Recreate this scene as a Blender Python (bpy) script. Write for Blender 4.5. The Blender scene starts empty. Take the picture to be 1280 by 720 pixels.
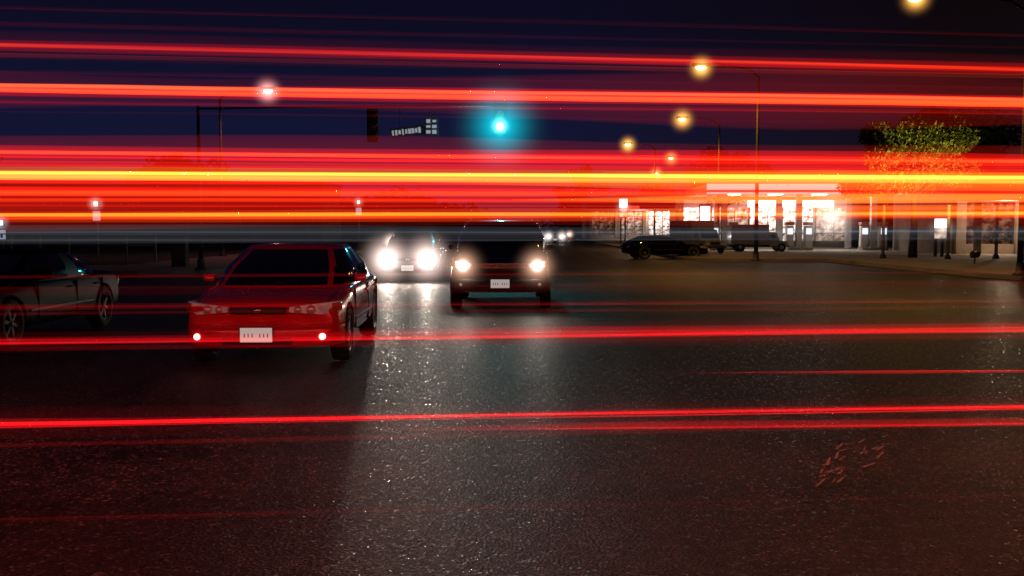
import bpy, bmesh, math, random
from mathutils import Vector, noise
random.seed(7)
S=bpy.context.scene
S.view_settings.view_transform='Standard'; S.view_settings.look='None'; S.view_settings.exposure=0

# ---------------------------------------------------------------- materials
def pmat(name,col,rough=.6,metal=0,coat=0,em=None,es=0,spec=.5):
    m=bpy.data.materials.new(name); m.use_nodes=True
    b=m.node_tree.nodes['Principled BSDF']
    b.inputs['Base Color'].default_value=(*col,1); b.inputs['Roughness'].default_value=rough
    b.inputs['Metallic'].default_value=metal; b.inputs['Coat Weight'].default_value=coat
    b.inputs['Coat Roughness'].default_value=.04; b.inputs['Specular IOR Level'].default_value=spec
    if em: b.inputs['Emission Color'].default_value=(*em,1); b.inputs['Emission Strength'].default_value=es
    return m
def noisy(name,c1,c2,scale=3,rough=.7,bump=.3,bscale=40,metal=0,coat=0,rr=None,bdist=.01,spec=.5):
    m=pmat(name,c1,rough,metal,coat,spec=spec); nt=m.node_tree; N=nt.nodes; Lk=nt.links; b=N['Principled BSDF']
    tc=N.new('ShaderNodeTexCoord')
    n=N.new('ShaderNodeTexNoise'); n.inputs['Scale'].default_value=scale; n.inputs['Detail'].default_value=8
    r=N.new('ShaderNodeValToRGB'); r.color_ramp.elements[0].position=.3; r.color_ramp.elements[1].position=.7
    r.color_ramp.elements[0].color=(*c1,1); r.color_ramp.elements[1].color=(*c2,1)
    Lk.new(tc.outputs['Object'],n.inputs['Vector']); Lk.new(n.outputs['Fac'],r.inputs['Fac']); Lk.new(r.outputs['Color'],b.inputs['Base Color'])
    if bump:
        n2=N.new('ShaderNodeTexNoise'); n2.inputs['Scale'].default_value=bscale; n2.inputs['Detail'].default_value=4
        bp=N.new('ShaderNodeBump'); bp.inputs['Strength'].default_value=bump; bp.inputs['Distance'].default_value=bdist
        Lk.new(tc.outputs['Object'],n2.inputs['Vector']); Lk.new(n2.outputs['Fac'],bp.inputs['Height']); Lk.new(bp.outputs['Normal'],b.inputs['Normal'])
    return m
def emat(name,col,s):
    m=bpy.data.materials.new(name); m.use_nodes=True; nt=m.node_tree; nt.nodes.clear()
    e=nt.nodes.new('ShaderNodeEmission'); e.inputs['Color'].default_value=(*col,1); e.inputs['Strength'].default_value=s
    o=nt.nodes.new('ShaderNodeOutputMaterial'); nt.links.new(e.outputs[0],o.inputs['Surface']); return m
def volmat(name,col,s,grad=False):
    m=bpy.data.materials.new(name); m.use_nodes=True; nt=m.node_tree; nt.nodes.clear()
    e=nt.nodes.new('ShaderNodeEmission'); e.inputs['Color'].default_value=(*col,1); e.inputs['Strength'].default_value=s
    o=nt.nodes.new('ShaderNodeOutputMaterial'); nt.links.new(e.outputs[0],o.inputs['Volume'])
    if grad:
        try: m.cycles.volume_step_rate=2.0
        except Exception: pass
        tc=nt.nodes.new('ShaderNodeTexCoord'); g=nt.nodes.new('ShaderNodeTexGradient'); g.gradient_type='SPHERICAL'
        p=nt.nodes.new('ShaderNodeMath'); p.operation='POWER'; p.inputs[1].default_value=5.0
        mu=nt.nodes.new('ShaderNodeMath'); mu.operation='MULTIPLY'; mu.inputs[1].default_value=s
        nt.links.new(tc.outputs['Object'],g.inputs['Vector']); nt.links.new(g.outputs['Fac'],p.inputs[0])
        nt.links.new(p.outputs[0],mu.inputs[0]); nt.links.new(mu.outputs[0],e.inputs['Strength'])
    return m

# ---------------------------------------------------------------- mesh helpers
def link(name,me,mats,parent=None,smooth=False):
    o=bpy.data.objects.new(name,me); S.collection.objects.link(o)
    for m in (mats if isinstance(mats,(list,tuple)) else [mats]): me.materials.append(m)
    if smooth:
        for p in me.polygons: p.use_smooth=True
    if parent: o.parent=parent
    return o
def empty(name,loc=(0,0,0),rz=0):
    e=bpy.data.objects.new(name,None); S.collection.objects.link(e); e.location=loc; e.rotation_euler[2]=rz; e.empty_display_size=.3; return e
def mesh(name,v,f):
    me=bpy.data.meshes.new(name); me.from_pydata(v,[],f); me.update(); return me
def bev(bm,w,seg=2):
    if w>0: bmesh.ops.bevel(bm,geom=bm.edges[:],offset=w,segments=seg,profile=.6,affect='EDGES',clamp_overlap=True)
def box(name,c,s,mat,parent=None,b=0,rot=None):
    bm=bmesh.new(); bmesh.ops.create_cube(bm,size=1)
    for v in bm.verts: v.co=Vector((v.co.x*s[0],v.co.y*s[1],v.co.z*s[2]))
    bev(bm,b); me=bpy.data.meshes.new(name); bm.to_mesh(me); bm.free()
    o=link(name,me,mat,parent); o.location=c
    if rot: o.rotation_euler=rot
    return o
def plate(name,front,depth,mat,parent=None,b=0):
    n=len(front); v=[Vector(p) for p in front]+[Vector(p)+Vector((0,depth,0)) for p in front]
    f=[list(range(n)),list(range(2*n-1,n-1,-1))]+[[i,i+n,(i+1)%n+n,(i+1)%n] for i in range(n)]
    me=mesh(name,v,f); bm=bmesh.new(); bm.from_mesh(me); bmesh.ops.recalc_face_normals(bm,faces=bm.faces[:]); bev(bm,b); bm.to_mesh(me); bm.free()
    return link(name,me,mat,parent)
def lathe(name,prof,mat,parent=None,axis='X',seg=32,loc=(0,0,0)):
    v=[];f=[];n=len(prof)
    for i in range(seg):
        a=2*math.pi*i/seg
        for (h,r) in prof:
            if axis=='X': v.append((h,r*math.cos(a),r*math.sin(a)))
            elif axis=='Y': v.append((r*math.cos(a),h,r*math.sin(a)))
            else: v.append((r*math.cos(a),r*math.sin(a),h))
    for i in range(seg):
        for j in range(n-1):
            f.append([i*n+j,((i+1)%seg)*n+j,((i+1)%seg)*n+j+1,i*n+j+1])
    me=mesh(name,v,f); bm=bmesh.new(); bm.from_mesh(me); bmesh.ops.remove_doubles(bm,verts=bm.verts[:],dist=1e-4); bmesh.ops.recalc_face_normals(bm,faces=bm.faces[:]); bm.to_mesh(me); bm.free()
    o=link(name,me,mat,parent,True); o.location=loc; return o
def tube(name,pts,rad,mat,parent=None,seg=8):
    pts=[Vector(p) for p in pts]; v=[];f=[]
    if not isinstance(rad,(list,tuple)): rad=[rad]*len(pts)
    for i,p in enumerate(pts):
        d=(pts[min(i+1,len(pts)-1)]-pts[max(i-1,0)]).normalized()
        u=Vector((0,0,1)) if abs(d.z)<.9 else Vector((0,1,0)); a=d.cross(u).normalized(); b=a.cross(d)
        for k in range(seg):
            t=2*math.pi*k/seg; v.append(p+(a*math.cos(t)+b*math.sin(t))*rad[i])
    for i in range(len(pts)-1):
        for k in range(seg): f.append([i*seg+k,i*seg+(k+1)%seg,(i+1)*seg+(k+1)%seg,(i+1)*seg+k])
    f.append(list(range(seg))[::-1]); f.append([(len(pts)-1)*seg+k for k in range(seg)])
    me=mesh(name,v,f); bm=bmesh.new(); bm.from_mesh(me); bmesh.ops.recalc_face_normals(bm,faces=bm.faces[:]); bm.to_mesh(me); bm.free()
    return link(name,me,mat,parent,True)
def poly(name,pts,z0,z1,mat,b=0):
    n=len(pts); v=[(x,y,z1) for x,y in pts]+[(x,y,z0) for x,y in pts]
    f=[list(range(n))]+[[i,i+n,(i+1)%n+n,(i+1)%n] for i in range(n)]
    me=mesh(name,v,f); bm=bmesh.new(); bm.from_mesh(me); bmesh.ops.recalc_face_normals(bm,faces=bm.faces[:])
    if b: bmesh.ops.bevel(bm,geom=[e for e in bm.edges if abs(e.verts[0].co.z-z1)<1e-5 and abs(e.verts[1].co.z-z1)<1e-5],offset=b,segments=2,affect='EDGES')
    bm.to_mesh(me); bm.free()
    return link(name,me,mat)
def light(name,kind,loc,col,e,parent=None,r=.1,rot=None,size=None,blend=1):
    l=bpy.data.lights.new(name,kind); l.color=col; l.energy=e
    if kind!='AREA': l.shadow_soft_size=r
    if kind=='SPOT': l.spot_size=size or 2; l.spot_blend=blend
    if kind=='AREA': l.shape='RECTANGLE'; l.size=size[0]; l.size_y=size[1]
    o=bpy.data.objects.new(name,l); S.collection.objects.link(o); o.location=loc
    if rot: o.rotation_euler=rot
    if parent: o.parent=parent
    return o
bloomc={}
def bloom(loc,R,col,L,parent=None):  # glowing volume sphere imitating lens bloom around a bright lamp
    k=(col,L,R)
    if k not in bloomc: bloomc[k]=volmat('lens_bloom_mat',col,L/R,True)
    bm=bmesh.new(); bmesh.ops.create_icosphere(bm,subdivisions=3,radius=1); me=bpy.data.meshes.new('lamp_bloom'); bm.to_mesh(me); bm.free()
    o=link('lamp_bloom',me,bloomc[k],parent,True); o.location=loc; o.scale=(R,R,R); return o

# ---------------------------------------------------------------- world
w=bpy.data.worlds.new('World'); S.world=w; w.use_nodes=True; nt=w.node_tree; nt.nodes.clear()
sky=nt.nodes.new('ShaderNodeTexSky'); sky.sky_type='NISHITA'; sky.sun_disc=False; sky.sun_elevation=math.radians(-7); sky.sun_rotation=math.radians(200)
b1=nt.nodes.new('ShaderNodeBackground'); b1.inputs[1].default_value=.05; nt.links.new(sky.outputs[0],b1.inputs[0])
tc=nt.nodes.new('ShaderNodeTexCoord'); sp=nt.nodes.new('ShaderNodeSeparateXYZ'); nt.links.new(tc.outputs['Generated'],sp.inputs[0])
rp=nt.nodes.new('ShaderNodeValToRGB'); e=rp.color_ramp.elements
e[0].position=0; e[0].color=(.012,.0085,.017,1); e[1].position=.6; e[1].color=(.002,.002,.007,1)
k=e.new(.10); k.color=(.0060,.0070,.031,1); k=e.new(.2); k.color=(.0040,.0036,.014,1)
nt.links.new(sp.outputs['Z'],rp.inputs['Fac'])
rx=nt.nodes.new('ShaderNodeValToRGB'); rx.color_ramp.elements[0].position=.52; rx.color_ramp.elements[1].position=.70
rx.color_ramp.elements[0].color=(1,1,1,1); rx.color_ramp.elements[1].color=(1.0,.55,.2,1)
ma=nt.nodes.new('ShaderNodeMath'); ma.operation='MULTIPLY_ADD'; ma.inputs[1].default_value=.5; ma.inputs[2].default_value=.5
nt.links.new(sp.outputs['X'],ma.inputs[0]); nt.links.new(ma.outputs[0],rx.inputs['Fac'])
mx=nt.nodes.new('ShaderNodeMix'); mx.data_type='RGBA'; mx.blend_type='MULTIPLY'; mx.inputs['Factor'].default_value=1
nt.links.new(rp.outputs[0],mx.inputs[6]); nt.links.new(rx.outputs[0],mx.inputs[7])
b2=nt.nodes.new('ShaderNodeBackground'); nt.links.new(mx.outputs[2],b2.inputs[0])
ad=nt.nodes.new('ShaderNodeAddShader'); nt.links.new(b1.outputs[0],ad.inputs[0]); nt.links.new(b2.outputs[0],ad.inputs[1])
wo=nt.nodes.new('ShaderNodeOutputWorld'); nt.links.new(ad.outputs[0],wo.inputs[0])

# ---------------------------------------------------------------- camera
cd=bpy.data.cameras.new('Camera'); cam=bpy.data.objects.new('Camera',cd); S.collection.objects.link(cam); S.camera=cam
cam.location=(0,0,1.5); cam.rotation_euler=(math.radians(90-3.5),0,0); cd.lens=35; cd.sensor_width=36; cd.clip_end=2000; cd.clip_start=.1

# ---------------------------------------------------------------- ground
def asphalt():
    m=pmat('asphalt',(.05,.05,.05),.5); nt=m.node_tree; N=nt.nodes; K=nt.links; b=N['Principled BSDF']
    tc=N.new('ShaderNodeTexCoord')
    def nz(s,d=4):
        n=N.new('ShaderNodeTexNoise'); n.inputs['Scale'].default_value=s; n.inputs['Detail'].default_value=d; K.new(tc.outputs['Object'],n.inputs['Vector']); return n
    big=nz(.35,6); fine=nz(55,3); mid=nz(6,6)
    mp=N.new('ShaderNodeMapping'); mp.inputs['Scale'].default_value=(1,.06,1); K.new(tc.outputs['Object'],mp.inputs['Vector'])
    st=N.new('ShaderNodeTexNoise'); st.inputs['Scale'].default_value=1.1; st.inputs['Detail'].default_value=5; K.new(mp.outputs[0],st.inputs['Vector'])
    vo=N.new('ShaderNodeTexVoronoi'); vo.inputs['Scale'].default_value=62; K.new(tc.outputs['Object'],vo.inputs['Vector'])
    r=N.new('ShaderNodeValToRGB'); r.color_ramp.elements[0].color=(.018,.016,.015,1); r.color_ramp.elements[1].color=(.065,.056,.05,1)
    r.color_ramp.elements[0].position=.40; r.color_ramp.elements[1].position=.60
    a=N.new('ShaderNodeMath'); a.operation='ADD'; K.new(big.outputs['Fac'],a.inputs[0]); K.new(st.outputs['Fac'],a.inputs[1])
    a2=N.new('ShaderNodeMath'); a2.operation='ADD'; K.new(a.outputs[0],a2.inputs[0]); K.new(mid.outputs['Fac'],a2.inputs[1])
    a3=N.new('ShaderNodeMath'); a3.operation='MULTIPLY'; a3.inputs[1].default_value=.3333; K.new(a2.outputs[0],a3.inputs[0]); K.new(a3.outputs[0],r.inputs['Fac'])
    mxx=N.new('ShaderNodeMix'); mxx.data_type='RGBA'; mxx.blend_type='MULTIPLY'; mxx.inputs['Factor'].default_value=1
    K.new(r.outputs[0],mxx.inputs[6])
    vr=N.new('ShaderNodeValToRGB'); vr.color_ramp.elements[0].color=(.3,.3,.3,1); vr.color_ramp.elements[1].color=(8,7.7,7.2,1); vr.color_ramp.elements[1].position=1
    q_=vr.color_ramp.elements.new(.7); q_.color=(1.0,1.0,1.0,1); q_=vr.color_ramp.elements.new(.92); q_.color=(1.9,1.9,1.8,1)
    sc=N.new('ShaderNodeSeparateColor'); K.new(vo.outputs['Color'],sc.inputs[0]); K.new(sc.outputs[0],vr.inputs['Fac']); K.new(vr.outputs[0],mxx.inputs[7])
    cv=N.new('ShaderNodeTexVoronoi'); cv.feature='DISTANCE_TO_EDGE'; cv.inputs['Scale'].default_value=.22
    wn=N.new('ShaderNodeVectorMath'); wn.operation='MULTIPLY_ADD'; wn.inputs[1].default_value=(1.2,1.2,0); K.new(mid.outputs['Color'],wn.inputs[0]); K.new(tc.outputs['Object'],wn.inputs[2]); K.new(wn.outputs[0],cv.inputs['Vector'])
    cr=N.new('ShaderNodeValToRGB'); cr.color_ramp.elements[0].position=0; cr.color_ramp.elements[1].position=.008; cr.color_ramp.elements[0].color=(.25,.25,.25,1); cr.color_ramp.elements[1].color=(1,1,1,1)
    K.new(cv.outputs['Distance'],cr.inputs['Fac'])
    m2=N.new('ShaderNodeMix'); m2.data_type='RGBA'; m2.blend_type='MULTIPLY'; m2.inputs['Factor'].default_value=1
    K.new(mxx.outputs[2],m2.inputs[6]); K.new(cr.outputs[0],m2.inputs[7]); K.new(m2.outputs[2],b.inputs['Base Color'])
    mr=N.new('ShaderNodeMapRange'); mr.inputs['From Min'].default_value=0; mr.inputs['From Max'].default_value=.15; mr.inputs['To Min'].default_value=.14; mr.inputs['To Max'].default_value=.48
    K.new(sc.outputs[1],mr.inputs['Value']); K.new(mr.outputs[0],b.inputs['Roughness'])
    b.inputs['Specular IOR Level'].default_value=.4
    bp=N.new('ShaderNodeBump'); bp.inputs['Strength'].default_value=1; bp.inputs['Distance'].default_value=.010
    h=N.new('ShaderNodeMath'); h.operation='ADD'; K.new(vo.outputs['Distance'],h.inputs[0]); K.new(fine.outputs['Fac'],h.inputs[1]); K.new(h.outputs[0],bp.inputs['Height'])
    K.new(bp.outputs[0],b.inputs['Normal']); return m
M_as=asphalt()
M_con=noisy('concrete_pavement',(.24,.20,.16),(.34,.29,.23),1.2,.8,.4,30)
M_dirt=noisy('dry_ground',(.05,.045,.03),(.09,.075,.05),.6,.95,.5,12)
def sheet(name,x0,x1,y0,y1,z,mat):
    return link(name,mesh(name,[(x0,y0,z),(x1,y0,z),(x1,y1,z),(x0,y1,z)],[[0,1,2,3]]),mat)
sheet('ground',-700,700,-300,900,-.03,M_dirt)
sheet('road',-120,120,-14,300,0,M_as)
def arc(cx,cy,r,a0,a1,n=10): return [(cx+r*math.cos(math.radians(a0+(a1-a0)*i/n)),cy+r*math.sin(math.radians(a0+(a1-a0)*i/n))) for i in range(n+1)]
poly('pavement',[(119,26)]+[(119,299),(7.6,299),(7.6,48)]+arc(10.6,46,3,180,268,8)+[(13.6,42.8)]+arc(18,30,4,180,270,10),0.0,.14,M_con,.03)
poly('pavement',[(-119,31),(-13,31)]+arc(-12.2,34.4,3.4,-90,0,10)+[(-8.8,299),(-119,299)],0.0,.14,M_con,.03)
poly('pavement',[(-119,-13.9),(119,-13.9),(119,-8),(-119,-8)],0,.14,M_con,.03)
poly('verge',[(-118,36),(-14,36),(-14,298),(-118,298)],.1,.16,M_dirt)

def paintmat(thr):
    m=noisy('worn_road_paint',(.45,.43,.4),(.7,.68,.62),8,.6,.3,60); nt=m.node_tree; N=nt.nodes; K=nt.links
    o=N['Material Output']; b=N['Principled BSDF']; t=N.new('ShaderNodeBsdfTransparent'); mi=N.new('ShaderNodeMixShader')
    n=N.new('ShaderNodeTexNoise'); n.inputs['Scale'].default_value=9; n.inputs['Detail'].default_value=9; n.inputs['Roughness'].default_value=.75
    g=N.new('ShaderNodeTexCoord'); K.new(g.outputs['Object'],n.inputs['Vector'])
    r=N.new('ShaderNodeValToRGB'); r.color_ramp.elements[0].position=thr; r.color_ramp.elements[1].position=thr+.08
    K.new(n.outputs['Fac'],r.inputs['Fac']); K.new(r.outputs[0],mi.inputs[0]); K.new(t.outputs[0],mi.inputs[1]); K.new(b.outputs[0],mi.inputs[2]); K.new(mi.outputs[0],o.inputs['Surface']); return m
M_p=paintmat(.52); M_p2=paintmat(.42)
v=[];f=[]
def q(x0,x1,y0,y1,z=.004):
    i=len(v); v.extend([(x0,y0,z),(x1,y0,z),(x1,y1,z),(x0,y1,z)]); f.append([i,i+1,i+2,i+3])
for yy in range(34,200,9):
    q(-4.85,-4.73,yy,yy+3); 
q(-.95,-.85,32,200); q(-1.2,-1.1,32,200); q(3.4,3.52,34,200); q(-8.7,-1,31.0,31.45)
link('road_markings',mesh('road_markings',v,f),M_p)
v=[];f=[]
for i in range(34):
    t=random.random(); x=1.85+t*.75+random.uniform(-.13,.13); y=5.8+t*1.2+random.uniform(-.15,.15)
    i0=len(v); an=random.uniform(.5,1.1); c,s=math.cos(an),math.sin(an); l=random.uniform(.02,.13); h=random.uniform(.004,.012)
    for a,bb in ((-l,-h),(l,-h*.5),(l,h*.5),(-l,h)): v.append((x+a*c*.8-bb*s,y+a*s+bb*c,.004+i*.0001))
    f.append([i0,i0+1,i0+2,i0+3])
link('road_scuffs',mesh('road_scuffs',v,f),M_p2)

# ---------------------------------------------------------------- shared mats
M_black=noisy('black_plastic',(.012,.012,.013),(.02,.02,.02),20,.5,.1,200)
M_rub=noisy('tyre_rubber',(.012,.012,.012),(.022,.021,.02),30,.8,.3,120)
M_rim=noisy('alloy_rim',(.35,.35,.36),(.5,.5,.5),12,.3,0,metal=.9)
M_glass=pmat('tinted_glass',(.004,.005,.006),.04,0,1,spec=.8)
M_lamp=noisy('headlamp_lens',(.5,.47,.46),(.85,.8,.8),14,.15,.35,22,metal=.1,coat=1)
M_lampg=noisy('headlamp_glow',(.5,.47,.46),(.85,.8,.8),14,.15,.35,22,metal=.1,coat=1)
M_lampg.node_tree.nodes['Principled BSDF'].inputs['Emission Color'].default_value=(1,.6,.58,1); M_lampg.node_tree.nodes['Principled BSDF'].inputs['Emission Strength'].default_value=.05  # weak emission added to brighten the unlit headlamp lens
M_bulb=pmat('reflector_bowl',(.7,.62,.6),.25,.4,1)
M_chrome=pmat('chrome',(.6,.6,.6),.15,1)
M_plateg=pmat('plate_glow',(.7,.7,.68),.4,em=(1,.97,.9),es=.30)  # weak emission makes the front plates glow, no lamp there
M_ink=pmat('plate_ink',(.10,.12,.25),.5)
M_amb=pmat('amber_lens',(.5,.16,.02),.2,coat=1)
M_tail=pmat('tail_lens',(.3,.01,.01),.2,coat=1)
M_hl=emat('headlight_lit',(1,.93,.82),60); M_fog=emat('foglamp_lit',(1,.42,.34),4)
M_steel=noisy('weathered_steel',(.035,.035,.038),(.07,.07,.07),6,.6,.1,60,metal=.2)
M_seam=pmat('panel_gap',(.004,.004,.004),.8)

# ---------------------------------------------------------------- cars
def car(name,x,y,rz,paint,L=4.3,W=1.7,H=1.3,belt=.84,nose=.66,cowl=1.15,rf=2.0,rr=3.2,rb=3.85,R=.31,gc=.2,lit=False,fog=False,suv=False,spot=0,blm=None,det=True,rim=None):
    rim=rim or M_rim
    E=empty(name,(x,y,0),rz); w2=W/2; zb0=gc; kk=.06 if suv else .20
    sw=lambda xx: kk*(xx/w2)**2
    st=[(0,.80,zb0+.14,nose-.13,nose-.11),(.035,.885,zb0+.06,nose-.05,nose-.02),(.12,.95,zb0+.01,nose-.005,nose+.03),(.35,.98,zb0,nose+.04,nose+.085),
        (.75,1,zb0,belt-.085,belt-.035),(cowl,1,zb0,belt-.03,belt+.015),(cowl+.4,1,zb0,belt,belt+.01),((cowl+rb)/2,1.0,zb0,belt+.005,belt+.015),(rb-.3,1,zb0,belt+.02,belt+.03),
        (L-.35,.985,zb0+.02,belt+.01,belt+.04),(L-.12,.95,zb0+.05,belt-.03,belt+.01),(L-.03,.89,zb0+.1,belt-.1,belt-.06),(L,.8,zb0+.18,belt-.2,belt-.17)]
    v=[];f=[];n=0
    for (yy,wf,zb,zs,zt) in st:
        ww=w2*wf
        h=[(0,zb),(.7*ww,zb),(.93*ww,zb+.03),(.985*ww,zb+.11),(ww,zb+.45*(zs-zb)),(.992*ww,zb+.62*(zs-zb)),(.975*ww,zs-.09),(.945*ww,zs-.03),(.87*ww,zs+.2*(zt-zs)),(.5*ww,zt-.008),(0,zt)]
        ring=h+[(-a,b) for a,b in h[1:-1]][::-1]; n=len(ring)
        v+= [(a,yy+sw(a)*max(0,1-yy/.8)-sw(a)*.5*max(0,1-(L-yy)/.5),b) for a,b in ring]
    for i in range(len(st)-1):
        for j in range(n): f.append([i*n+j,(i+1)*n+j,(i+1)*n+(j+1)%n,i*n+(j+1)%n])
    f.append(list(range(n))); f.append([(len(st)-1)*n+j for j in range(n)][::-1])
    me=mesh('body',v,f); bm=bmesh.new(); bm.from_mesh(me); bmesh.ops.recalc_face_normals(bm,faces=bm.faces[:]); bm.to_mesh(me); bm.free()
    body=link('body',me,[paint,M_black],None,True)
    ss=body.modifiers.new('s','SUBSURF'); ss.levels=2; ss.render_levels=2
    wy=(.80,L-.82)
    bm=bmesh.new()
    for yy in wy:
        for sgn in (-1,1):
            r=bmesh.ops.create_cone(bm,cap_ends=True,segments=40,radius1=R+.045,radius2=R+.045,depth=.42)
            for vv in r['verts']: vv.co=Vector((vv.co.z+sgn*(w2-.1),vv.co.x+yy,vv.co.y+R))
    for ff in bm.faces: ff.material_index=1
    cm=bpy.data.meshes.new('cut'); bm.to_mesh(cm); bm.free(); c=link('cut',cm,[paint,M_black])
    bo=body.modifiers.new('b','BOOLEAN'); bo.operation='DIFFERENCE'; bo.object=c; bo.solver='EXACT'
    bpy.context.view_layer.update(); dg=bpy.context.evaluated_depsgraph_get()
    nm=bpy.data.meshes.new_from_object(body.evaluated_get(dg)); body.modifiers.clear(); body.data=nm
    bpy.data.objects.remove(c); body.parent=E
    try: nm.set_sharp_from_angle(angle=math.radians(40))
    except Exception: pass
    zr=H-.045; seg=96; lv=[0,.06,.5,.945,1.0]; v=[];f=[];mi=[]
    def ring(t):
        yf=(cowl-.08)*(1-t)+rf*t; yb=rb*(1-t)+rr*t; ww=(w2*.94)*(1-t)+(w2*.70 if not suv else w2*.8)*t
        yc=(yf+yb)/2; ly=(yb-yf)/2; out=[]
        bow=.05*math.sin(math.pi*t)
        for i in range(seg):
            a=2*math.pi*i/seg; ca,sa=math.cos(a),math.sin(a); e=2/5.0
            out.append(((ww+bow)*math.copysign(abs(ca)**e,ca),yc+(ly+bow)*math.copysign(abs(sa)**e,sa)- (0.14*(1-abs(ca)**2) if sa<0 else -.06*(1-abs(ca)**2)), (belt-.03)*(1-t)+zr*t))
        return out
    for t in lv: v+=ring(t)
    v+=[(a*.93,(b-(rf+rr)/2)*.94+(rf+rr)/2,zr+.022) for a,b,c in ring(1)]
    v+=[(a*.6,(b-(rf+rr)/2)*.7+(rf+rr)/2,zr+.042) for a,b,c in ring(1)]
    NL=len(lv)+2; v.append((0,(rf+rr)/2,zr+.046))
    for i in range(NL-1):
        for j in range(seg):
            ff=[i*seg+j,i*seg+(j+1)%seg,(i+1)*seg+(j+1)%seg,(i+1)*seg+j]; f.append(ff)
            p=Vector((0,0,0))
            for q_ in ff: p+=Vector(v[q_])/4
            A=Vector(v[ff[1]])-Vector(v[ff[0]]); 
            diag=min(abs(A.x),abs(A.y))/max(abs(A.x),abs(A.y),1e-6)
            side=abs(A.y)>abs(A.x)
            m=1
            if i==0 or i>=3: m=0
            elif diag>.72: m=0
            elif side and abs(p.y-(cowl+rb)/2-.15)<.05: m=2
            mi.append(m)
    for j in range(seg): f.append([(NL-1)*seg+j,(NL-1)*seg+(j+1)%seg,len(v)-1]); mi.append(0)
    me=mesh('cabin',v,f); 
    for p,m in zip(me.polygons,mi): p.material_index=m
    bm=bmesh.new(); bm.from_mesh(me); bmesh.ops.recalc_face_normals(bm,faces=bm.faces[:]); bm.to_mesh(me); bm.free()
    link('cabin',me,[paint,M_glass,M_black],E,True)
    for k,yy in enumerate(wy):
        for sgn in (-1,1):
            lo=(sgn*(w2-.105),yy,R)
            lathe('tyre',[(-.09,R*.62),(-.1,R*.75),(-.098,R*.9),(-.075,R*.985),(0,R),(.075,R*.985),(.098,R*.9),(.1,R*.75),(.09,R*.62),(-.09,R*.62)],M_rub,E,'X',40,lo)
            lathe('rim',[(sgn*.085,R*.64),(sgn*.06,R*.6),(sgn*-.02,R*.55),(sgn*-.02,0)],M_black,E,'X',32,lo)
            lathe('rim_lip',[(sgn*.088,R*.66),(sgn*.093,R*.62),(sgn*.07,R*.58)],rim,E,'X',32,lo)
            for s5 in range(6 if det else 0):
                a=s5*2*math.pi/6+.3
                box('spoke',(lo[0]+sgn*.065,yy-math.sin(a)*R*.32,R+math.cos(a)*R*.32),(.03,.05,R*.62),rim,E,.008,(a,0,0))
            lathe('hub',[(sgn*.09,0),(sgn*.09,.03),(sgn*.05,.05)],rim,E,'X',16,lo)
    bz=zb0+.17
    xs=[-.985,-.93,-.82,-.6,-.3,0,.3,.6,.82,.93,.985]; ys=[.24,.07,-.015,-.05,-.07,-.078,-.07,-.05,-.015,.07,.24]
    prof=[(.09,-.13),(.02,-.12),(0,-.05),(-.004,.03),(.004,.075),(.04,.1),(.12,.115)]
    v=[(w2*a,b+dy+sw(w2*a)*.8,bz+dz) for a,b in zip(xs,ys) for dy,dz in prof]; n=len(prof)
    f=[[i*n+j,(i+1)*n+j,(i+1)*n+j+1,i*n+j+1] for i in range(len(xs)-1) for j in range(n-1)]
    me=mesh('bumper',v,f); bm=bmesh.new(); bm.from_mesh(me); bmesh.ops.recalc_face_normals(bm,faces=bm.faces[:]); bm.to_mesh(me); bm.free()
    o=link('bumper',me,M_black if suv else paint,E,True); s2=o.modifiers.new('s','SUBSURF'); s2.levels=1; s2.render_levels=2
    box('lower_intake',(0,-.062,bz-.055),(W*.42,.04,.075),M_black,E,.015)
    for k in range(2): box('intake_bar',(0,-.087,bz-.075+.035*k),(W*.4,.006,.007),M_seam,E)
    hz0,hz1=nose-.125,nose-.005
    gw=W*.17 if not suv else W*.26
    box('grille',(0,-.008,(hz0+hz1)/2-.005),(gw*2,.06,(hz1-hz0)*.55),M_black,E,.015)
    for k in range(4 if suv else 1): box('grille_bar',(0,-.042,hz0+.03+(hz1-hz0-.06)*k/3 if suv else (hz0+hz1)/2-.005),(gw*1.9,.008,.009),M_chrome if suv else M_steel,E,.002)
    lathe('badge',[(-.055,0),(-.055,.03),(-.044,.035)],M_chrome,E,'Y',20,(0,0,(hz0+hz1)/2)).scale=(1.3,1,.8)
    LM=M_lampg if fog else M_lamp
    for sgn in (-1,1):
        xi,xo=gw+.03,w2*.90
        fr=[(xi,-.026,hz0+.035),(xi,-.026,hz1-.03),(xo*.75,-.012,hz1-.003),(xo,.06,hz1+.014),(xo*1.05,.14,hz1+.014),(xo*1.055,.11,hz0+.045),(xo*.85,-.018,hz0+.005)]
        plate('headlamp',[(sgn*a,b+sw(a),c) for a,b,c in fr],.2,LM,E,.008)
        xl=(xi+xo)/2*.98
        lathe('lamp_reflector',[(-.035,.0),(-.035,.04),(-.02,.048),(.0,.05)],M_hl if lit else M_bulb,E,'Y',24,(sgn*xl,-.008+sw(xl),(hz0+hz1)/2))
        lathe('lamp_bowl',[(-.034,.0),(-.034,.032),(-.02,.04),(.0,.042)],M_bulb,E,'Y',24,(sgn*(xl-.13),-.008+sw(xl-.13),(hz0+hz1)/2))
        plate('indicator',[(sgn*a,b+sw(a),c) for a,b,c in ((xo*.96,.03,hz0+.02),(xo*.96,.03,hz1-.0),(xo*1.06,.118,hz1-.0),(xo*1.06,.105,hz0+.035))],.1,M_amb,E,.004)
        lathe('foglamp',[(-.012,0),(-.012,.026),(0,.034),(.03,.034)],M_fog if fog else M_lamp,E,'Y',20,(sgn*w2*.76,-.035+sw(w2*.76)*.8,bz-.02))
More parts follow.
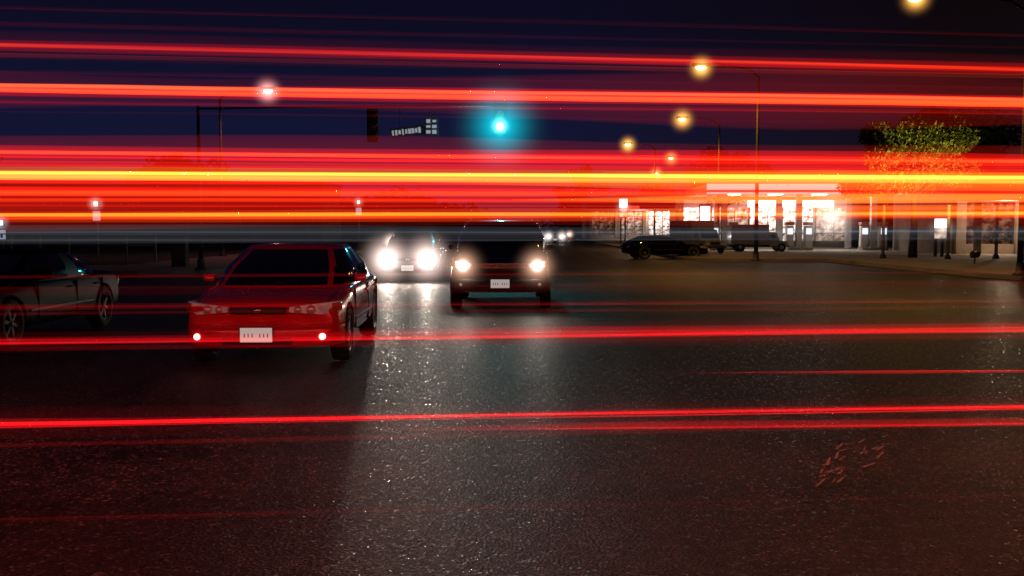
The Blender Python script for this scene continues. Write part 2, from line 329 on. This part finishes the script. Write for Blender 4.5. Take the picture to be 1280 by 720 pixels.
        box('door_mirror',(sgn*(w2+.03),cowl+.46,belt+.055),(.14,.09,.095),M_black if not det or suv else paint,E,.042)
        box('mirror_stalk',(sgn*(w2-.04),cowl+.48,belt+.02),(.1,.05,.03),M_black,E,.01)
        for yy in (cowl+.28,(cowl+rb)/2+.15,rb-.25):
            box('door_gap',(sgn*(w2*.985),yy,(belt+zb0)/2+.03),(.028,.008,(belt-zb0)*.72),M_seam,E)
        for yy in ((cowl+rb)/2-.02,rb-.42): box('door_handle',(sgn*(w2*.992),yy,belt-.14),(.035,.16,.028),paint if not suv else M_black,E,.01)
        box('side_moulding',(sgn*w2*.998,L/2,zb0+.24),(.02,L-2.5,.035),M_black,E,.008)
        box('tail_lamp',(sgn*w2*.70,L-.06,belt-.16),(w2*.36,.08,.12),M_tail,E,.02)
        tube('wiper',[(sgn*.08-.1,cowl-.2,belt+.01),(sgn*.3-.05,cowl-.02,belt+.05)],.008,M_black,E,6)
    if suv:
        for sgn in (-1,1): tube('roof_rail',[(sgn*w2*.7,rf+.1,H-.02),(sgn*w2*.72,rf+.25,H+.03),(sgn*w2*.72,rr-.2,H+.03),(sgn*w2*.7,rr-.05,H-.02)],.014,M_black,E,8)
    for sgn in (-1,1): tube('bonnet_gap',[(sgn*w2*.80,.16+sw(w2*.8)*.8,nose+.0),(sgn*w2*.84,.42,nose+.055),(sgn*w2*.86,.75,belt-.07),(sgn*w2*.86,cowl-.1,belt-.02)],.005,M_seam,E,6)
    pz=bz+.015
    box('plate_frame',(0,-.092,pz),(.35,.02,.17),M_black,E,.006); box('number_plate',(0,-.104,pz),(.33,.008,.15),M_plateg,E,.003)
    for k in range(7):
        if k==3: continue
        box('plate_digit',(-.12+k*.04,-.109,pz-.005),(.010,.004,.04),M_ink,E)
    if spot:
        for sgn in (-1,1):
            xx=sgn*(gw+.03+w2*.9)/2*.98
            light('headlight_beam','SPOT',(xx,-.11,(hz0+hz1)/2),(1,.82,.68),spot,E,.05,(math.radians(-87),0,0),math.radians(110))
            if blm:
                bloom((xx,-.14,(hz0+hz1)/2),blm[0],blm[2],blm[1],E); bloom((xx,-.14,(hz0+hz1)/2),blm[0]*.35,(1,.93,.85),blm[1]*4,E)
    return E
def paint(n,c,metal=.25,rough=.32,coat=1,spec=.5):
    return noisy(n,c,tuple(k*1.15 for k in c),2,rough,0,metal=metal,coat=coat,spec=spec)
P_red=paint('red_car_paint',(.78,.012,.03),.1,.26); P_blk=paint('black_car_paint',(.002,.002,.003),0,.5,0,.05); P_dk=paint('dark_suv_paint',(.010,.009,.009),0,.3); P_sil=paint('grey_car_paint',(.06,.07,.085),.4); P_wht=paint('grey_truck_paint',(.3,.28,.26),0,.45)
M_rimd=noisy('dark_rim',(.012,.012,.014),(.02,.02,.02),12,.5,0,metal=.3)
car('hatchback_car',-2.65,10.35,.03,P_red,L=4.2,W=1.72,H=1.30,belt=.85,nose=.70,cowl=1.0,rf=1.98,rr=3.05,rb=3.85,fog=True)
car('sedan_car',-7.0,11.4,0,P_blk,L=4.4,W=1.74,H=1.2,belt=.82,nose=.66,cowl=1.2,rf=2.1,rr=3.0,rb=3.75,rim=M_rimd)
car('suv_car',-.21,17.6,0,P_dk,L=4.6,W=1.84,H=1.64,belt=1.06,nose=.89,cowl=1.15,rf=1.75,rr=4.1,rb=4.4,R=.36,gc=.32,lit=True,suv=True,spot=17,blm=(.6,5,(1,.55,.36)))
car('saloon_car',-2.85,27.2,0,P_sil,L=4.4,W=1.7,H=1.42,belt=.9,nose=.68,cowl=1.2,rf=1.95,rr=3.2,rb=3.9,lit=True,spot=120,blm=(1.2,9,(1,.74,.66)))
car('parked_car',9.2,47.6,math.pi/2+.15,P_blk,L=4.0,W=1.7,H=1.1,belt=.75,nose=.6,det=False)

def truck(x,y,rz,pt,s=1):
    E=empty('delivery_truck',(x,y,.14),rz); E.scale=(s,s,s)
    box('cargo_box',(0,3.4,1.55),(1.9,3.4,1.75),pt,E,.03)
    for k in range(6): box('box_rib',(.965,2.0+k*.55,1.55),(.02,.04,1.6),pt,E); box('box_rib',(-.965,2.0+k*.55,1.55),(.02,.04,1.6),pt,E)
    plate('bonnet',[(-.85,0,.45),(.85,0,.45),(.85,0,.95),(-.85,0,.95)],.75,pt,E,.06)
    v=[(-.88,.7,.45),(.88,.7,.45),(.88,1.62,.45),(-.88,1.62,.45),(-.86,.7,1.05),(.86,.7,1.05),(-.78,1.05,1.75),(.78,1.05,1.75),(.8,1.62,1.78),(-.8,1.62,1.78)]
    f=[[0,1,5,4],[4,5,7,6],[6,7,8,9],[1,2,8,7,5],[0,4,6,9,3],[3,2,1,0],[2,3,9,8]]
    me=mesh('cab',v,f); bm=bmesh.new(); bm.from_mesh(me); bmesh.ops.recalc_face_normals(bm,faces=bm.faces[:]); bev(bm,.03); bm.to_mesh(me); bm.free(); link('cab',me,pt,E)
    box('windscreen',(0,.86,1.41),(1.4,.02,.6),M_glass,E,0,(math.radians(-27),0,0))
    for sg in (-1,1):
        box('side_window',(sg*.835,1.3,1.4),(.03,.42,.42),M_glass,E,.01); box('headlamp',(sg*.65,-.01,.72),(.28,.04,.16),M_lamp,E,.01)
        for yy in (.55,4.2):
            lathe('tyre',[(-.1,.2),(-.11,.34),(-.08,.38),(.08,.38),(.11,.34),(.1,.2),(-.1,.2)],M_rub,E,'X',28,(sg*.8,yy,.38)); lathe('hub',[(sg*.1,0),(sg*.1,.1),(sg*.05,.2)],M_rim,E,'X',16,(sg*.8,yy,.38))
    box('chassis',(0,2.9,.52),(1.2,4.4,.2),M_black,E,.02); box('bumper',(0,-.05,.5),(1.75,.12,.18),M_black,E,.03); box('grille',(0,-.01,.75),(.8,.03,.22),M_black,E,.01)
    return E
truck(15.3,55.8,math.pi/2,P_wht,.62); truck(10.4,51.0,.35,P_wht,.7)

# ---------------------------------------------------------------- street lamps
def lamp(x,y,lx,h,col,e,hr,hl,es=40):
    E=empty('street_lamp',(x,y,0)); d=lx-x
    tube('pole',[(0,0,.14),(0,0,h*.5),(0,0,h-.35)],[.09,.07,.05],M_steel,E,12)
    lathe('base_plate',[(.14,.2),(.2,.2),(.22,.12),(.5,.11)],M_steel,E,'Z',16)
    tube('arm',[(0,0,h-.4),(d*.15,0,h-.12),(d*.5,0,h+.05),(d*.85,0,h+.08)],[.045,.035,.03,.03],M_steel,E,10)
    box('luminaire',(d,0,h+.08),(.7,.3,.14),M_steel,E,.05)
    bm=bmesh.new(); bmesh.ops.create_uvsphere(bm,u_segments=20,v_segments=10,radius=.15); me=bpy.data.meshes.new('lens'); bm.to_mesh(me); bm.free()
    o=link('lens',me,emat('lamp_lens_lit',col,es),E,True); o.location=(d,0,h-.02); o.scale=(1.3,.9,.7)
    if e: light('lamp_light','SPOT',(d,0,h-.2),col,e,E,.12,(0,0,0),math.radians(150),.6)
    if hr: bloom((d,-.1,h-.05),hr,col,hl,E)
AM=(1,.47,.09)
lamp(14.3,28,11.15,7.85,AM,650,.7,10)
lamp(9.8,40,7.5,7.85,AM,700,.85,10)
lamp(12.2,59,10,7.85,AM,600,1.15,9)
lamp(11,77,8.9,7.85,AM,400,1.2,9)
lamp(16.5,92,14.6,7.85,(1,.25,.06),0,1.3,8)
lamp(19,118,17,7.85,(1,.25,.06),0,1.5,8)
lamp(-13.6,46.8,-11.35,7.85,(1,.36,.36),250,1.1,8)
lamp(-9,-8.6,-5.6,7.8,(1,.74,.62),900,0,0)  # added lamp behind the camera, brightens the red car's front
lamp(12,-9.5,9,7.8,(1,.72,.55),180,0,0)  # second added lamp behind the camera, lifts the foreground

# ---------------------------------------------------------------- traffic signal
def sighead(E,x,z,face,on):
    box('signal_head',(x,0,z),(.36,.24,1.05),M_black,E,.03)
    if face: box('backplate',(x,.13,z),(.5,.02,1.2),M_black,E,.01)
    for k,(c,nm) in enumerate((((.4,.02,.01),'red'),((.5,.25,.01),'amber'),((.02,.3,.2),'green'))):
        zz=z+.33-.33*k
        lit=on and nm=='green'
        ym=-.125
        lathe(nm+'_lens',[(-.02,0),(-.012,.08),(0,.125)],emat('green_signal_lit',(.05,.9,.85),30) if lit else pmat(nm+'_lens',tuple(q*.15 for q in c),.3),E,'Y',24,(x,ym,zz))
        vv=[];ff=[]
        for i in range(15):
            a=math.radians(-20+220*i/14)
            vv+= [(x+.14*math.cos(a),ym,zz+.14*math.sin(a)),(x+.14*math.cos(a),ym-.2,zz+.14*math.sin(a))]
        for i in range(14): ff.append([2*i,2*i+1,2*i+3,2*i+2])
        link('visor',mesh('visor',vv,ff),M_black,E)
E=empty('traffic_signal',(-9.97,31.9,0))
tube('pole',[(0,0,.14),(0,0,3),(0,0,5.35)],[.075,.06,.045],M_steel,E,14); lathe('base',[(.14,.2),(.2,.2),(.22,.12),(.5,.11)],M_steel,E,'Z',16)
tube('mast_arm',[(0,0,5.25),(3,0,5.3),(7,0,5.33),(9.9,0,5.33)],[.03,.027,.024,.022],M_steel,E,10)
sighead(E,5.55,4.72,False,False); sighead(E,9.59,5.0,True,True)
bloom((9.59,-.45,4.67),2.2,(.0,.46,.62),5,E); bloom((9.59,-.40,4.67),.5,(.2,1,.95),16,E)
light('signal_light','POINT',(9.59,-.45,4.67),(.05,.8,.9),110,E,.1)
M_sg=pmat('sign_green',(.10,.12,.13),.4); M_sw=pmat('sign_white',(.7,.7,.72),.4,em=(.8,.85,1),es=.26)
E2=empty('street_name_sign',(-3.05,31.8,4.55)); box('sign_panel',(-.25,0,-.02),(1.1,.03,.30),M_sg,E2,.01,(0,-.12,0))
box('route_shield',(.5,-.01,.12),(.44,.03,.60),M_sg,E2,.02)
rs=random.Random(3)
for k in range(9): box('letter',(-.72+k*.105,-.025,-.078+k*.0125),(rs.uniform(.05,.09),.01,rs.uniform(.12,.19)),M_sw,E2,0,(0,-.12,0))
for k in range(2): 
    for j in range(3): box('letter',(.4+k*.19,-.035,.3-j*.17),(rs.uniform(.10,.15),.01,rs.uniform(.07,.13)),M_sw,E2)
tube('hanger',[(-.5,0,.1),(-.5,.05,.76)],.012,M_steel,E2,6); tube('hanger',[(.45,0,.3),(.45,.05,.76)],.012,M_steel,E2,6)
def pedpole(x,y,h,col):
    E=empty('pedestrian_signal',(x,y,0)); tube('pole',[(0,0,.14),(0,0,h)],.05,M_gal,E,10)
    box('housing',(0,0,h-.2),(.34,.25,.38),M_black,E,.03); box('symbol',(0,-.13,h-.2),(.16,.02,.2),emat('ped_symbol',col,5),E,.01)
    box('push_button',(0,-.07,1.1),(.1,.1,.18),M_black,E,.01); box('sign_plate',(0,-.07,h-.75),(.34,.02,.42),M_sw,E,.01); bloom((0,-.15,h-.2),.6,col,4,E)
M_gal=noisy('galvanised_rail',(.2,.2,.2),(.3,.3,.3),6,.5,0,metal=.3)
pedpole(-18.7,45,2.75,(1,.6,.5)); pedpole(-9.2,60,3.2,(1,.35,.25)); pedpole(-23.5,46,1.9,(.6,.8,1))
E=empty('control_cabinet',(-11.5,34.5,.14)); box('cabinet',(0,0,.5),(.5,.4,1.0),M_steel,E,.02); box('cabinet_door',(0,-.21,.5),(.42,.02,.85),M_steel,E,.01); box('roof',(0,0,1.02),(.58,.46,.05),M_steel,E,.01)

# ---------------------------------------------------------------- fence
E=empty('railing_fence',(-40,38,.16))
for k in range(25): box('post',(k*1.1,0,.55),(.06,.06,1.1),M_gal,E)
for z in (.25,.65,1.08): tube('rail',[(0,0,z),(26.4,0,z)],.025,M_gal,E,6)

# ---------------------------------------------------------------- buildings
M_st=noisy('stucco_wall',(.22,.17,.14),(.32,.26,.2),1.5,.85,.4,25); M_rf=noisy('roof_trim',(.06,.045,.04),(.1,.08,.07),3,.7,.2,20)
M_wh=noisy('white_cladding',(.5,.46,.42),(.62,.58,.54),2,.5,.1,30)
def winmat(name,col,s,col2=(1,.6,.3)):
    m=emat(name,col,s); nt=m.node_tree; N=nt.nodes; K=nt.links; e=[n for n in N if n.type=='EMISSION'][0]
    tc=N.new('ShaderNodeTexCoord'); mp=N.new('ShaderNodeMapping'); mp.inputs['Scale'].default_value=(2.0,1,3.0); K.new(tc.outputs['Object'],mp.inputs['Vector'])
    n=N.new('ShaderNodeTexNoise'); n.inputs['Scale'].default_value=1.1; n.inputs['Detail'].default_value=5; n.inputs['Roughness'].default_value=.6; K.new(mp.outputs[0],n.inputs['Vector'])
    sz=N.new('ShaderNodeSeparateXYZ'); K.new(tc.outputs['Object'],sz.inputs[0])
    g=N.new('ShaderNodeMapRange'); g.inputs['From Min'].default_value=-1.3; g.inputs['From Max'].default_value=1.2; g.inputs['To Min'].default_value=.25; g.inputs['To Max'].default_value=1.15; K.new(sz.outputs['Z'],g.inputs['Value'])
    r=N.new('ShaderNodeMapRange'); r.inputs['From Min'].default_value=.36; r.inputs['From Max'].default_value=.68; r.inputs['To Min'].default_value=.06*s; r.inputs['To Max'].default_value=1.7*s; K.new(n.outputs['Fac'],r.inputs['Value'])
    mu=N.new('ShaderNodeMath'); mu.operation='MULTIPLY'; K.new(r.outputs[0],mu.inputs[0]); K.new(g.outputs[0],mu.inputs[1]); K.new(mu.outputs[0],e.inputs['Strength'])
    cr=N.new('ShaderNodeValToRGB'); cr.color_ramp.elements[0].position=.4; cr.color_ramp.elements[0].color=(*col2,1); cr.color_ramp.elements[1].position=.6; cr.color_ramp.elements[1].color=(*col,1); K.new(n.outputs['Fac'],cr.inputs['Fac']); K.new(cr.outputs[0],e.inputs['Color'])
    return m
W_a=winmat('shop_window_lit',(1,.78,.6),.7,(.9,.4,.22)); W_b=winmat('shop_window_bright',(1,.93,.86),2.2,(1,.62,.45)); W_c=winmat('shop_window_dim',(1,.5,.28),.2,(.5,.16,.08))
SG=emat('sign_face_white',(1,.92,.84),2.4); SR=emat('sign_face_red',(1,.10,.05),.6)
def shops(x0,x1,y,H_,depth,bays,wins,fascia=None,cols=True):
    E=empty('shop_building',(x0,y,.14)); Lx=x1-x0
    box('wall_back',(Lx/2,depth,H_/2),(Lx,.3,H_),M_st,E); box('wall_side',(.15,depth/2,H_/2),(.3,depth-.3,H_),M_st,E); box('wall_side',(Lx-.15,depth/2,H_/2),(.3,depth-.3,H_),M_st,E)
    box('roof',(Lx/2,depth/2,H_+.1),(Lx+.3,depth+.5,.2),M_rf,E,.03); box('parapet',(Lx/2,.0,H_-.55),(Lx-.62,.3,1.1),M_st,E)
    box('canopy',(Lx/2,-1.0,H_-1.25),(Lx,2.2,.18),M_rf,E,.02)
    bw=Lx/bays
    for k in range(bays):
        cx=bw*(k+.5); wm=wins[k%len(wins)]
        box('pier',(bw*k+.3+.01,0,(H_-1.1)/2),(.5,.32,H_-1.1),M_st,E,.01)
        box('sill_wall',(cx+.28,0.02,.25),(bw-.56,.22,.5),M_st,E)
        if wm:
            box('window',(cx+.28,.12,.5+(H_-1.9)/2),(bw-.56,.03,H_-1.9),wm,E)
            for j in range(4): box('mullion',(bw*k+.58+(bw-.6)*j/3,.06,.5+(H_-1.9)/2),(.07,.08,H_-1.9),M_black,E)
            box('transom',(cx+.28,.05,H_-1.95),(bw-.6,.06,.07),M_black,E)
        else:
            box('wall_panel',(cx+.28,.1,.5+(H_-1.6)/2),(bw-.56,.1,H_-1.62),M_st,E); box('door',(cx+.28,.03,1.15),(.95,.06,2.2),M_black,E,.01)
        if fascia and k in fascia: 
            box('shop_sign',(cx,-2.16,H_-1.0),(bw*.6,.12,.4),fascia[k],E,.03)
        if cols: box('column',(bw*k+.3,-1.95,(H_-1.35)/2),(.28,.28,H_-1.35),M_st,E,.02)
    return E
shops(22.6,44,51,4.0,8,7,[W_c,None,W_a,W_c,None,W_c,None],None)
shops(8.4,24,112,4.5,8,5,[W_c,W_a,W_b,W_c,W_a],{1:SR})
shops(-60,-16,84,5,9,10,[None],None,False)
shops(-30,-12,150,5.5,9,6,[None],None,False)
light('canopy_downlight','POINT',(30.2,49.4,2.5),(1,.75,.5),200,None,.15)
light('canopy_downlight','POINT',(24.5,49.4,2.5),(1,.7,.45),260,None,.15)
light('canopy_downlight','POINT',(14,109,2.9),(1,.8,.65),350,None,.15)
E=empty('petrol_station',(11.2,58,.14)); CW=11.5
box('canopy_deck',(CW/2,3,3.55),(CW,7.2,.5),M_wh,E,.03); box('canopy_fascia',(CW/2,-.63,3.55),(CW+.05,.05,.6),emat('fascia_lit',(1,.86,.78),.5),E,.01); box('fascia_stripe',(CW/2,-.67,3.42),(CW+.06,.03,.14),SR,E)
for x_ in (1.3,5.7,10.1):
    for y_ in (.8,5.2):
        box('pillar',(x_,y_,1.65),(.34,.34,3.3),M_wh,E,.03)
    box('island',(x_,.8,.08),(1.5,.9,.16),M_con,E,.03)
    for dx in (-.55,.55):
        box('pump_body',(x_+dx,.8,.8),(.45,.4,1.28),M_wh,E,.04); box('pump_screen',(x_+dx,.585,1.12),(.33,.03,.36),emat('pump_screen',(.9,.95,1),1.0),E,.01)
        box('pump_top',(x_+dx,.8,1.56),(.5,.44,.2),M_st,E,.03); tube('hose',[(x_+dx+.24,.7,1.3),(x_+dx+.36,.6,.8),(x_+dx+.3,.6,.35),(x_+dx+.25,.7,1.0)],.02,M_black,E,6)
for x_ in (1.9,4.4,7,9.6):
    box('canopy_light',(x_,1.2,3.285),(.8,.5,.03),emat('canopy_lamp',(1,.96,.9),8),E,.005)
for x_ in (3.1,8.3):
    light('canopy_floodlight','SPOT',(x_,1.2,3.24),(1,.9,.8),420,E,.2,(0,0,0),math.radians(150))
bx=CW/2
box('kiosk_wall',(bx,10.5,1.6),(CW,.2,3.2),M_wh,E); box('kiosk_roof',(bx,9.7,3.27),(CW+.3,2.2,.14),M_rf,E,.02)
box('kiosk_side',(.1,9.7,1.6),(.2,1.38,3.2),M_wh,E); box('kiosk_side',(CW-.1,9.7,1.6),(.2,1.38,3.2),M_wh,E)
for k,wm in enumerate((W_b,W_a,W_b,W_b,W_a)):
    cx=.2+(CW-.4)*(k+.5)/5; ww=(CW-.4)/5
    box('kiosk_window',(cx,8.95,1.55),(ww-.22,.04,2.2),wm,E); box('kiosk_mullion',(cx-ww/2+.05,8.93,1.6),(.1,.12,3.18),M_wh,E)
    box('kiosk_shelf',(cx,8.91,.95),(ww-.3,.03,.06),M_black,E); box('kiosk_bar',(cx+.2,8.91,1.6),(.05,.03,2.1),M_black,E)
box('kiosk_plinth',(bx,8.92,.22),(CW-.42,.12,.4),M_st,E); box('kiosk_sign',(bx*1.3,8.9,2.92),(CW*.5,.12,.45),SG,E,.02)
bloom((7.2,-.5,1.9),2.6,(1,.84,.76),3.2,E)  # added bloom over the bright station front
def pylon(x,y,h,wd,mat,pw=.8):
    E=empty('pylon_sign',(x,y,.14)); box('post',(-.25*wd,0,h/2),(.12,.12,h),M_steel,E); box('post',(.25*wd,0,h/2),(.12,.12,h),M_steel,E)
    box('cabinet',(0,0,h),(wd,.3,pw),M_steel,E,.03)
    for i in range(2): box('sign_panel',(0,-.16,h-pw*.25+pw*.48*i),(wd*.9,.02,pw*.42),mat if i else W_a,E,.01)
    bloom((0,-.3,h),wd*1.6,(1,.85,.75),2.6,E)
pylon(8.9,80,2.9,.7,SG,1.6); pylon(19.7,46,1.3,.62,SG,1.0); pylon(10.9,56.5,1.7,.6,SG,1.9)
for (x,y) in ((16.2,43.5),(18.6,42.5),(20.9,43),(22.4,43.2)):
    E=empty('bollard_post',(x,y,.14)); hh=2.3; tube('shaft',[(0,0,0),(0,0,hh)],.07,M_st,E,10); lathe('cap',[(hh,.1),(hh+.06,.09),(hh+.12,.0)],M_black,E,'Z',14); lathe('foot',[(0,.14),(.12,.13),(.2,.07)],M_black,E,'Z',14)
def dcar(x,y,c,s):
    E=car('distant_car',x,y,0,P_sil,L=4.3,W=1.7,H=1.45,belt=.9,nose=.7,cowl=1.15,rf=1.95,rr=3.3,rb=3.9,lit=True,det=False,gc=.2)
    for sg in (-1,1): bloom((sg*.6,-.15,.65),1.0,c,s,E)
dcar(-6.4,58,(1,.8,.7),6); dcar(1.4,72,(1,.9,.8),7); dcar(3.9,90,(1,.85,.8),6); dcar(6.2,118,(1,.6,.45),6)

# ---------------------------------------------------------------- trees
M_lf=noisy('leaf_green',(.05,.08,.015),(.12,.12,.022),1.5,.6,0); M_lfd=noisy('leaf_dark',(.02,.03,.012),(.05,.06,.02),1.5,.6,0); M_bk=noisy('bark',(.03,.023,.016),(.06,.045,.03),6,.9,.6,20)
def leaves(clumps,n,sz,rnd):
    v=[];f=[]
    for _ in range(n):
        c,r=rnd.choice(clumps)
        d=Vector((rnd.gauss(0,1),rnd.gauss(0,1),rnd.gauss(0,1))).normalized()*r*(rnd.random()**.45)
        p=Vector(c)+Vector((d.x,d.y,d.z*.75)); a=Vector((rnd.gauss(0,1),rnd.gauss(0,1),rnd.gauss(0,.6))).normalized(); b=a.orthogonal().normalized(); s=sz*rnd.uniform(.6,1.3)
        i=len(v); v+=[p-a*s,p+b*s*.5,p+a*s,p-b*s*.5]; f.append([i,i+1,i+2,i+3])
    return v,f
def tree(name,x,y,h,r,n,sz,lm,seed,lo=.42,nc=17,cr=(.22,.38)):
    rnd=random.Random(seed); E=empty(name,(x,y,.1)); th=h*lo
    tube('trunk',[(0,0,0),(.05,.03,th*.5),(0,0,th)],[.2,.15,.12],M_bk,E,10); cl=[]
    for k in range(nc):
        a=k*2.4; rr=r*rnd.uniform(.1,.85); z=th+(h*.9-th)*rnd.uniform(.05,1)*(1-.5*(rr/r)**2); e=(rr*math.cos(a),rr*math.sin(a),z)
        tube('limb',[(0,0,th*.9),(e[0]*.5,e[1]*.5,(th+z)/2),e],[.06,.035,.015],M_bk,E,6); cl.append((e,r*rnd.uniform(*cr)))
    v,f=leaves(cl,n,sz,rnd); link('crown',mesh('crown',v,f),lm,E)
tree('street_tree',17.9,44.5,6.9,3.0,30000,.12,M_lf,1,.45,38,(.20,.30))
E=empty('tree_floodlight',(17.2,37.0,.14)); box('housing',(0,0,.35),(.3,.2,.2),M_black,E,.02,(-.5,0,0)); tube('stake',[(0,0,0),(0,0,.3)],.03,M_black,E,8); lathe('lens',[(0,0),(0,.08)],emat('flood_lens',(1,.7,.3),3),E,'Z',16,(0,0,.47))
light('flood_beam','SPOT',(0,.05,.55),(1,.78,.22),9000,E,.1,(math.radians(127),0,math.radians(-5)),math.radians(66))
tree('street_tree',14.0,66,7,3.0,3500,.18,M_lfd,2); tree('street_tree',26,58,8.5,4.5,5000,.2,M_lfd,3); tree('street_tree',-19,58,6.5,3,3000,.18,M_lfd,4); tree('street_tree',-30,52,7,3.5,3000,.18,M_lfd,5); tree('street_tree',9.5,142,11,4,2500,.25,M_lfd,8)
rnd=random.Random(9); cl=[]
for k in range(150):
    x=rnd.uniform(-150,150)
    if abs(x)<8: continue
    cl.append(((x,rnd.uniform(150,230),rnd.uniform(2,6)),rnd.uniform(2.5,5)))
v,f=leaves(cl,26000,.7,rnd); link('tree_line',mesh('tree_line',v,f),M_lfd)

# ---------------------------------------------------------------- light trails of passing traffic (long exposure)
T=empty('light_trails',(0,0,0)); tc_=[0]
def trail(z,s,r,col,L,D0=5.5,x0=-16,x1=16,tilt=0,var=.34):
    tc_[0]+=1; N=60; pts=[];rad=[]; sd=tc_[0]*3.7
    for i in range(N+1):
        t=i/N; x=x0+(x1-x0)*t
        wv=noise.noise(Vector((x*.3,sd,0)))
        pts.append((x,D0+s*x,z+tilt*x+.010*noise.noise(Vector((x*.3,sd,5)))+.002*noise.noise(Vector((x*1.7,sd,9)))))
        e=min(1,t*12,(1-t)*12)
        rad.append(max(.0005,r*(1+var*2*wv)*(.15+.85*e)))
    tube('streak_%02d'%tc_[0],pts,rad,volmat('trail_glow',col,L/(2*r)),T,6)
RED=(1,.008,.004); RO=(1,.055,.006); OR=(1,.22,.012); YE=(1,.36,.04); DR=(1,.006,.014); WH=(.8,.85,1); SOFT=(1,.03,.012)
B=1.5
def band(dz,s,wid,col,L,core=None,cl=0,n=3,soft=0,**k):
    if soft: trail(B+dz,s,wid*2.6,SOFT if col!=DR else DR,soft,**k)
    trail(B+dz,s,wid,col,L*.35,**k)
    for i in range(n):
        trail(B+dz+random.uniform(-.65,.65)*wid,s+random.uniform(-.004,.004),wid*random.uniform(.12,.38),col,L*random.uniform(.4,.9),**k)
    if core: trail(B+dz+random.uniform(-.2,.2)*wid,s,wid*.35,core,cl,**k)
band(.925,.135,.028,RED,.42,RO,.5,soft=.02,n=2); band(.88,.125,.014,RO,.2,n=1)
band(1.04,.12,.012,RED,.05,n=0); band(1.12,.13,.010,RED,.03,n=1); band(.80,.11,.012,RED,.04,n=1)
band(.715,.10,.048,RED,1.2,RO,2.1,n=3,soft=.06); band(.655,.10,.014,RED,.25,n=1); trail(B+.735,.10,.012,(1,.14,.03),1.1)
band(.60,.10,.008,RED,.05,n=0)
band(.385,.12,.042,RED,1.3,RO,1.8,n=3,soft=.09); band(.335,.115,.028,RED,.7,n=2)
band(.285,.09,.034,OR,1.1,YE,2.1,n=3,soft=.15); trail(B+.265,.085,.014,YE,.9); band(.240,.09,.026,RED,.6,n=2)
band(.190,.07,.040,RED,1.0,RO,1.1,n=3,soft=.10); band(.14,.06,.030,RED,.7,RO,.4,n=1)
band(.065,.08,.030,RO,1.0,OR,1.5,n=2,tilt=.003,soft=.10); band(.105,.06,.022,RED,.4,n=1)
trail(B+.31,.085,.036,OR,.6,x0=.5,tilt=-.010); trail(B+.24,.08,.034,OR,.55,x0=-.5,tilt=.0); trail(B+.15,.07,.024,YE,.6,x0=0,tilt=.006); trail(B+.09,.07,.024,OR,.55,x0=.4,tilt=.006)
trail(B+.24,.09,.17,SOFT,.11)
band(-.02,.1,.028,WH,.08,n=1); band(-.055,.1,.024,WH,.05,n=1)
band(-.26,.1,.010,DR,.08,n=1); band(-.34,.1,.03,DR,.04,n=1); band(-.42,.1,.018,DR,.14,n=1); band(-.46,.1,.010,DR,.12,n=0)
band(-.60,.115,.024,DR,.45,RED,.35,n=2,soft=.02); band(-.575,.1,.018,DR,.4,n=1,x0=-1.2,x1=16); band(-.64,.1,.012,DR,.12,n=0)
band(-.815,.05,.009,DR,.55,n=1,x0=.85,x1=16)
band(-1.045,.09,.032,DR,.7,RED,.5,n=2,soft=.02); band(-1.115,.06,.026,DR,.6,n=2,x0=-.8); band(-1.155,.1,.014,DR,.14,n=0)
band(-1.14,.08,.010,DR,.05,n=1,D0=4.0)
# added unseen area lights along the trails brighten the waiting cars
for (z,e_) in ((2.2,24),(1.62,38),(.55,16)):
    light('trail_fill','AREA',(-1,5.45,z),(1,.16,.12),e_,T,0,(math.radians(90),0,math.radians(5.5)),(14,.05))
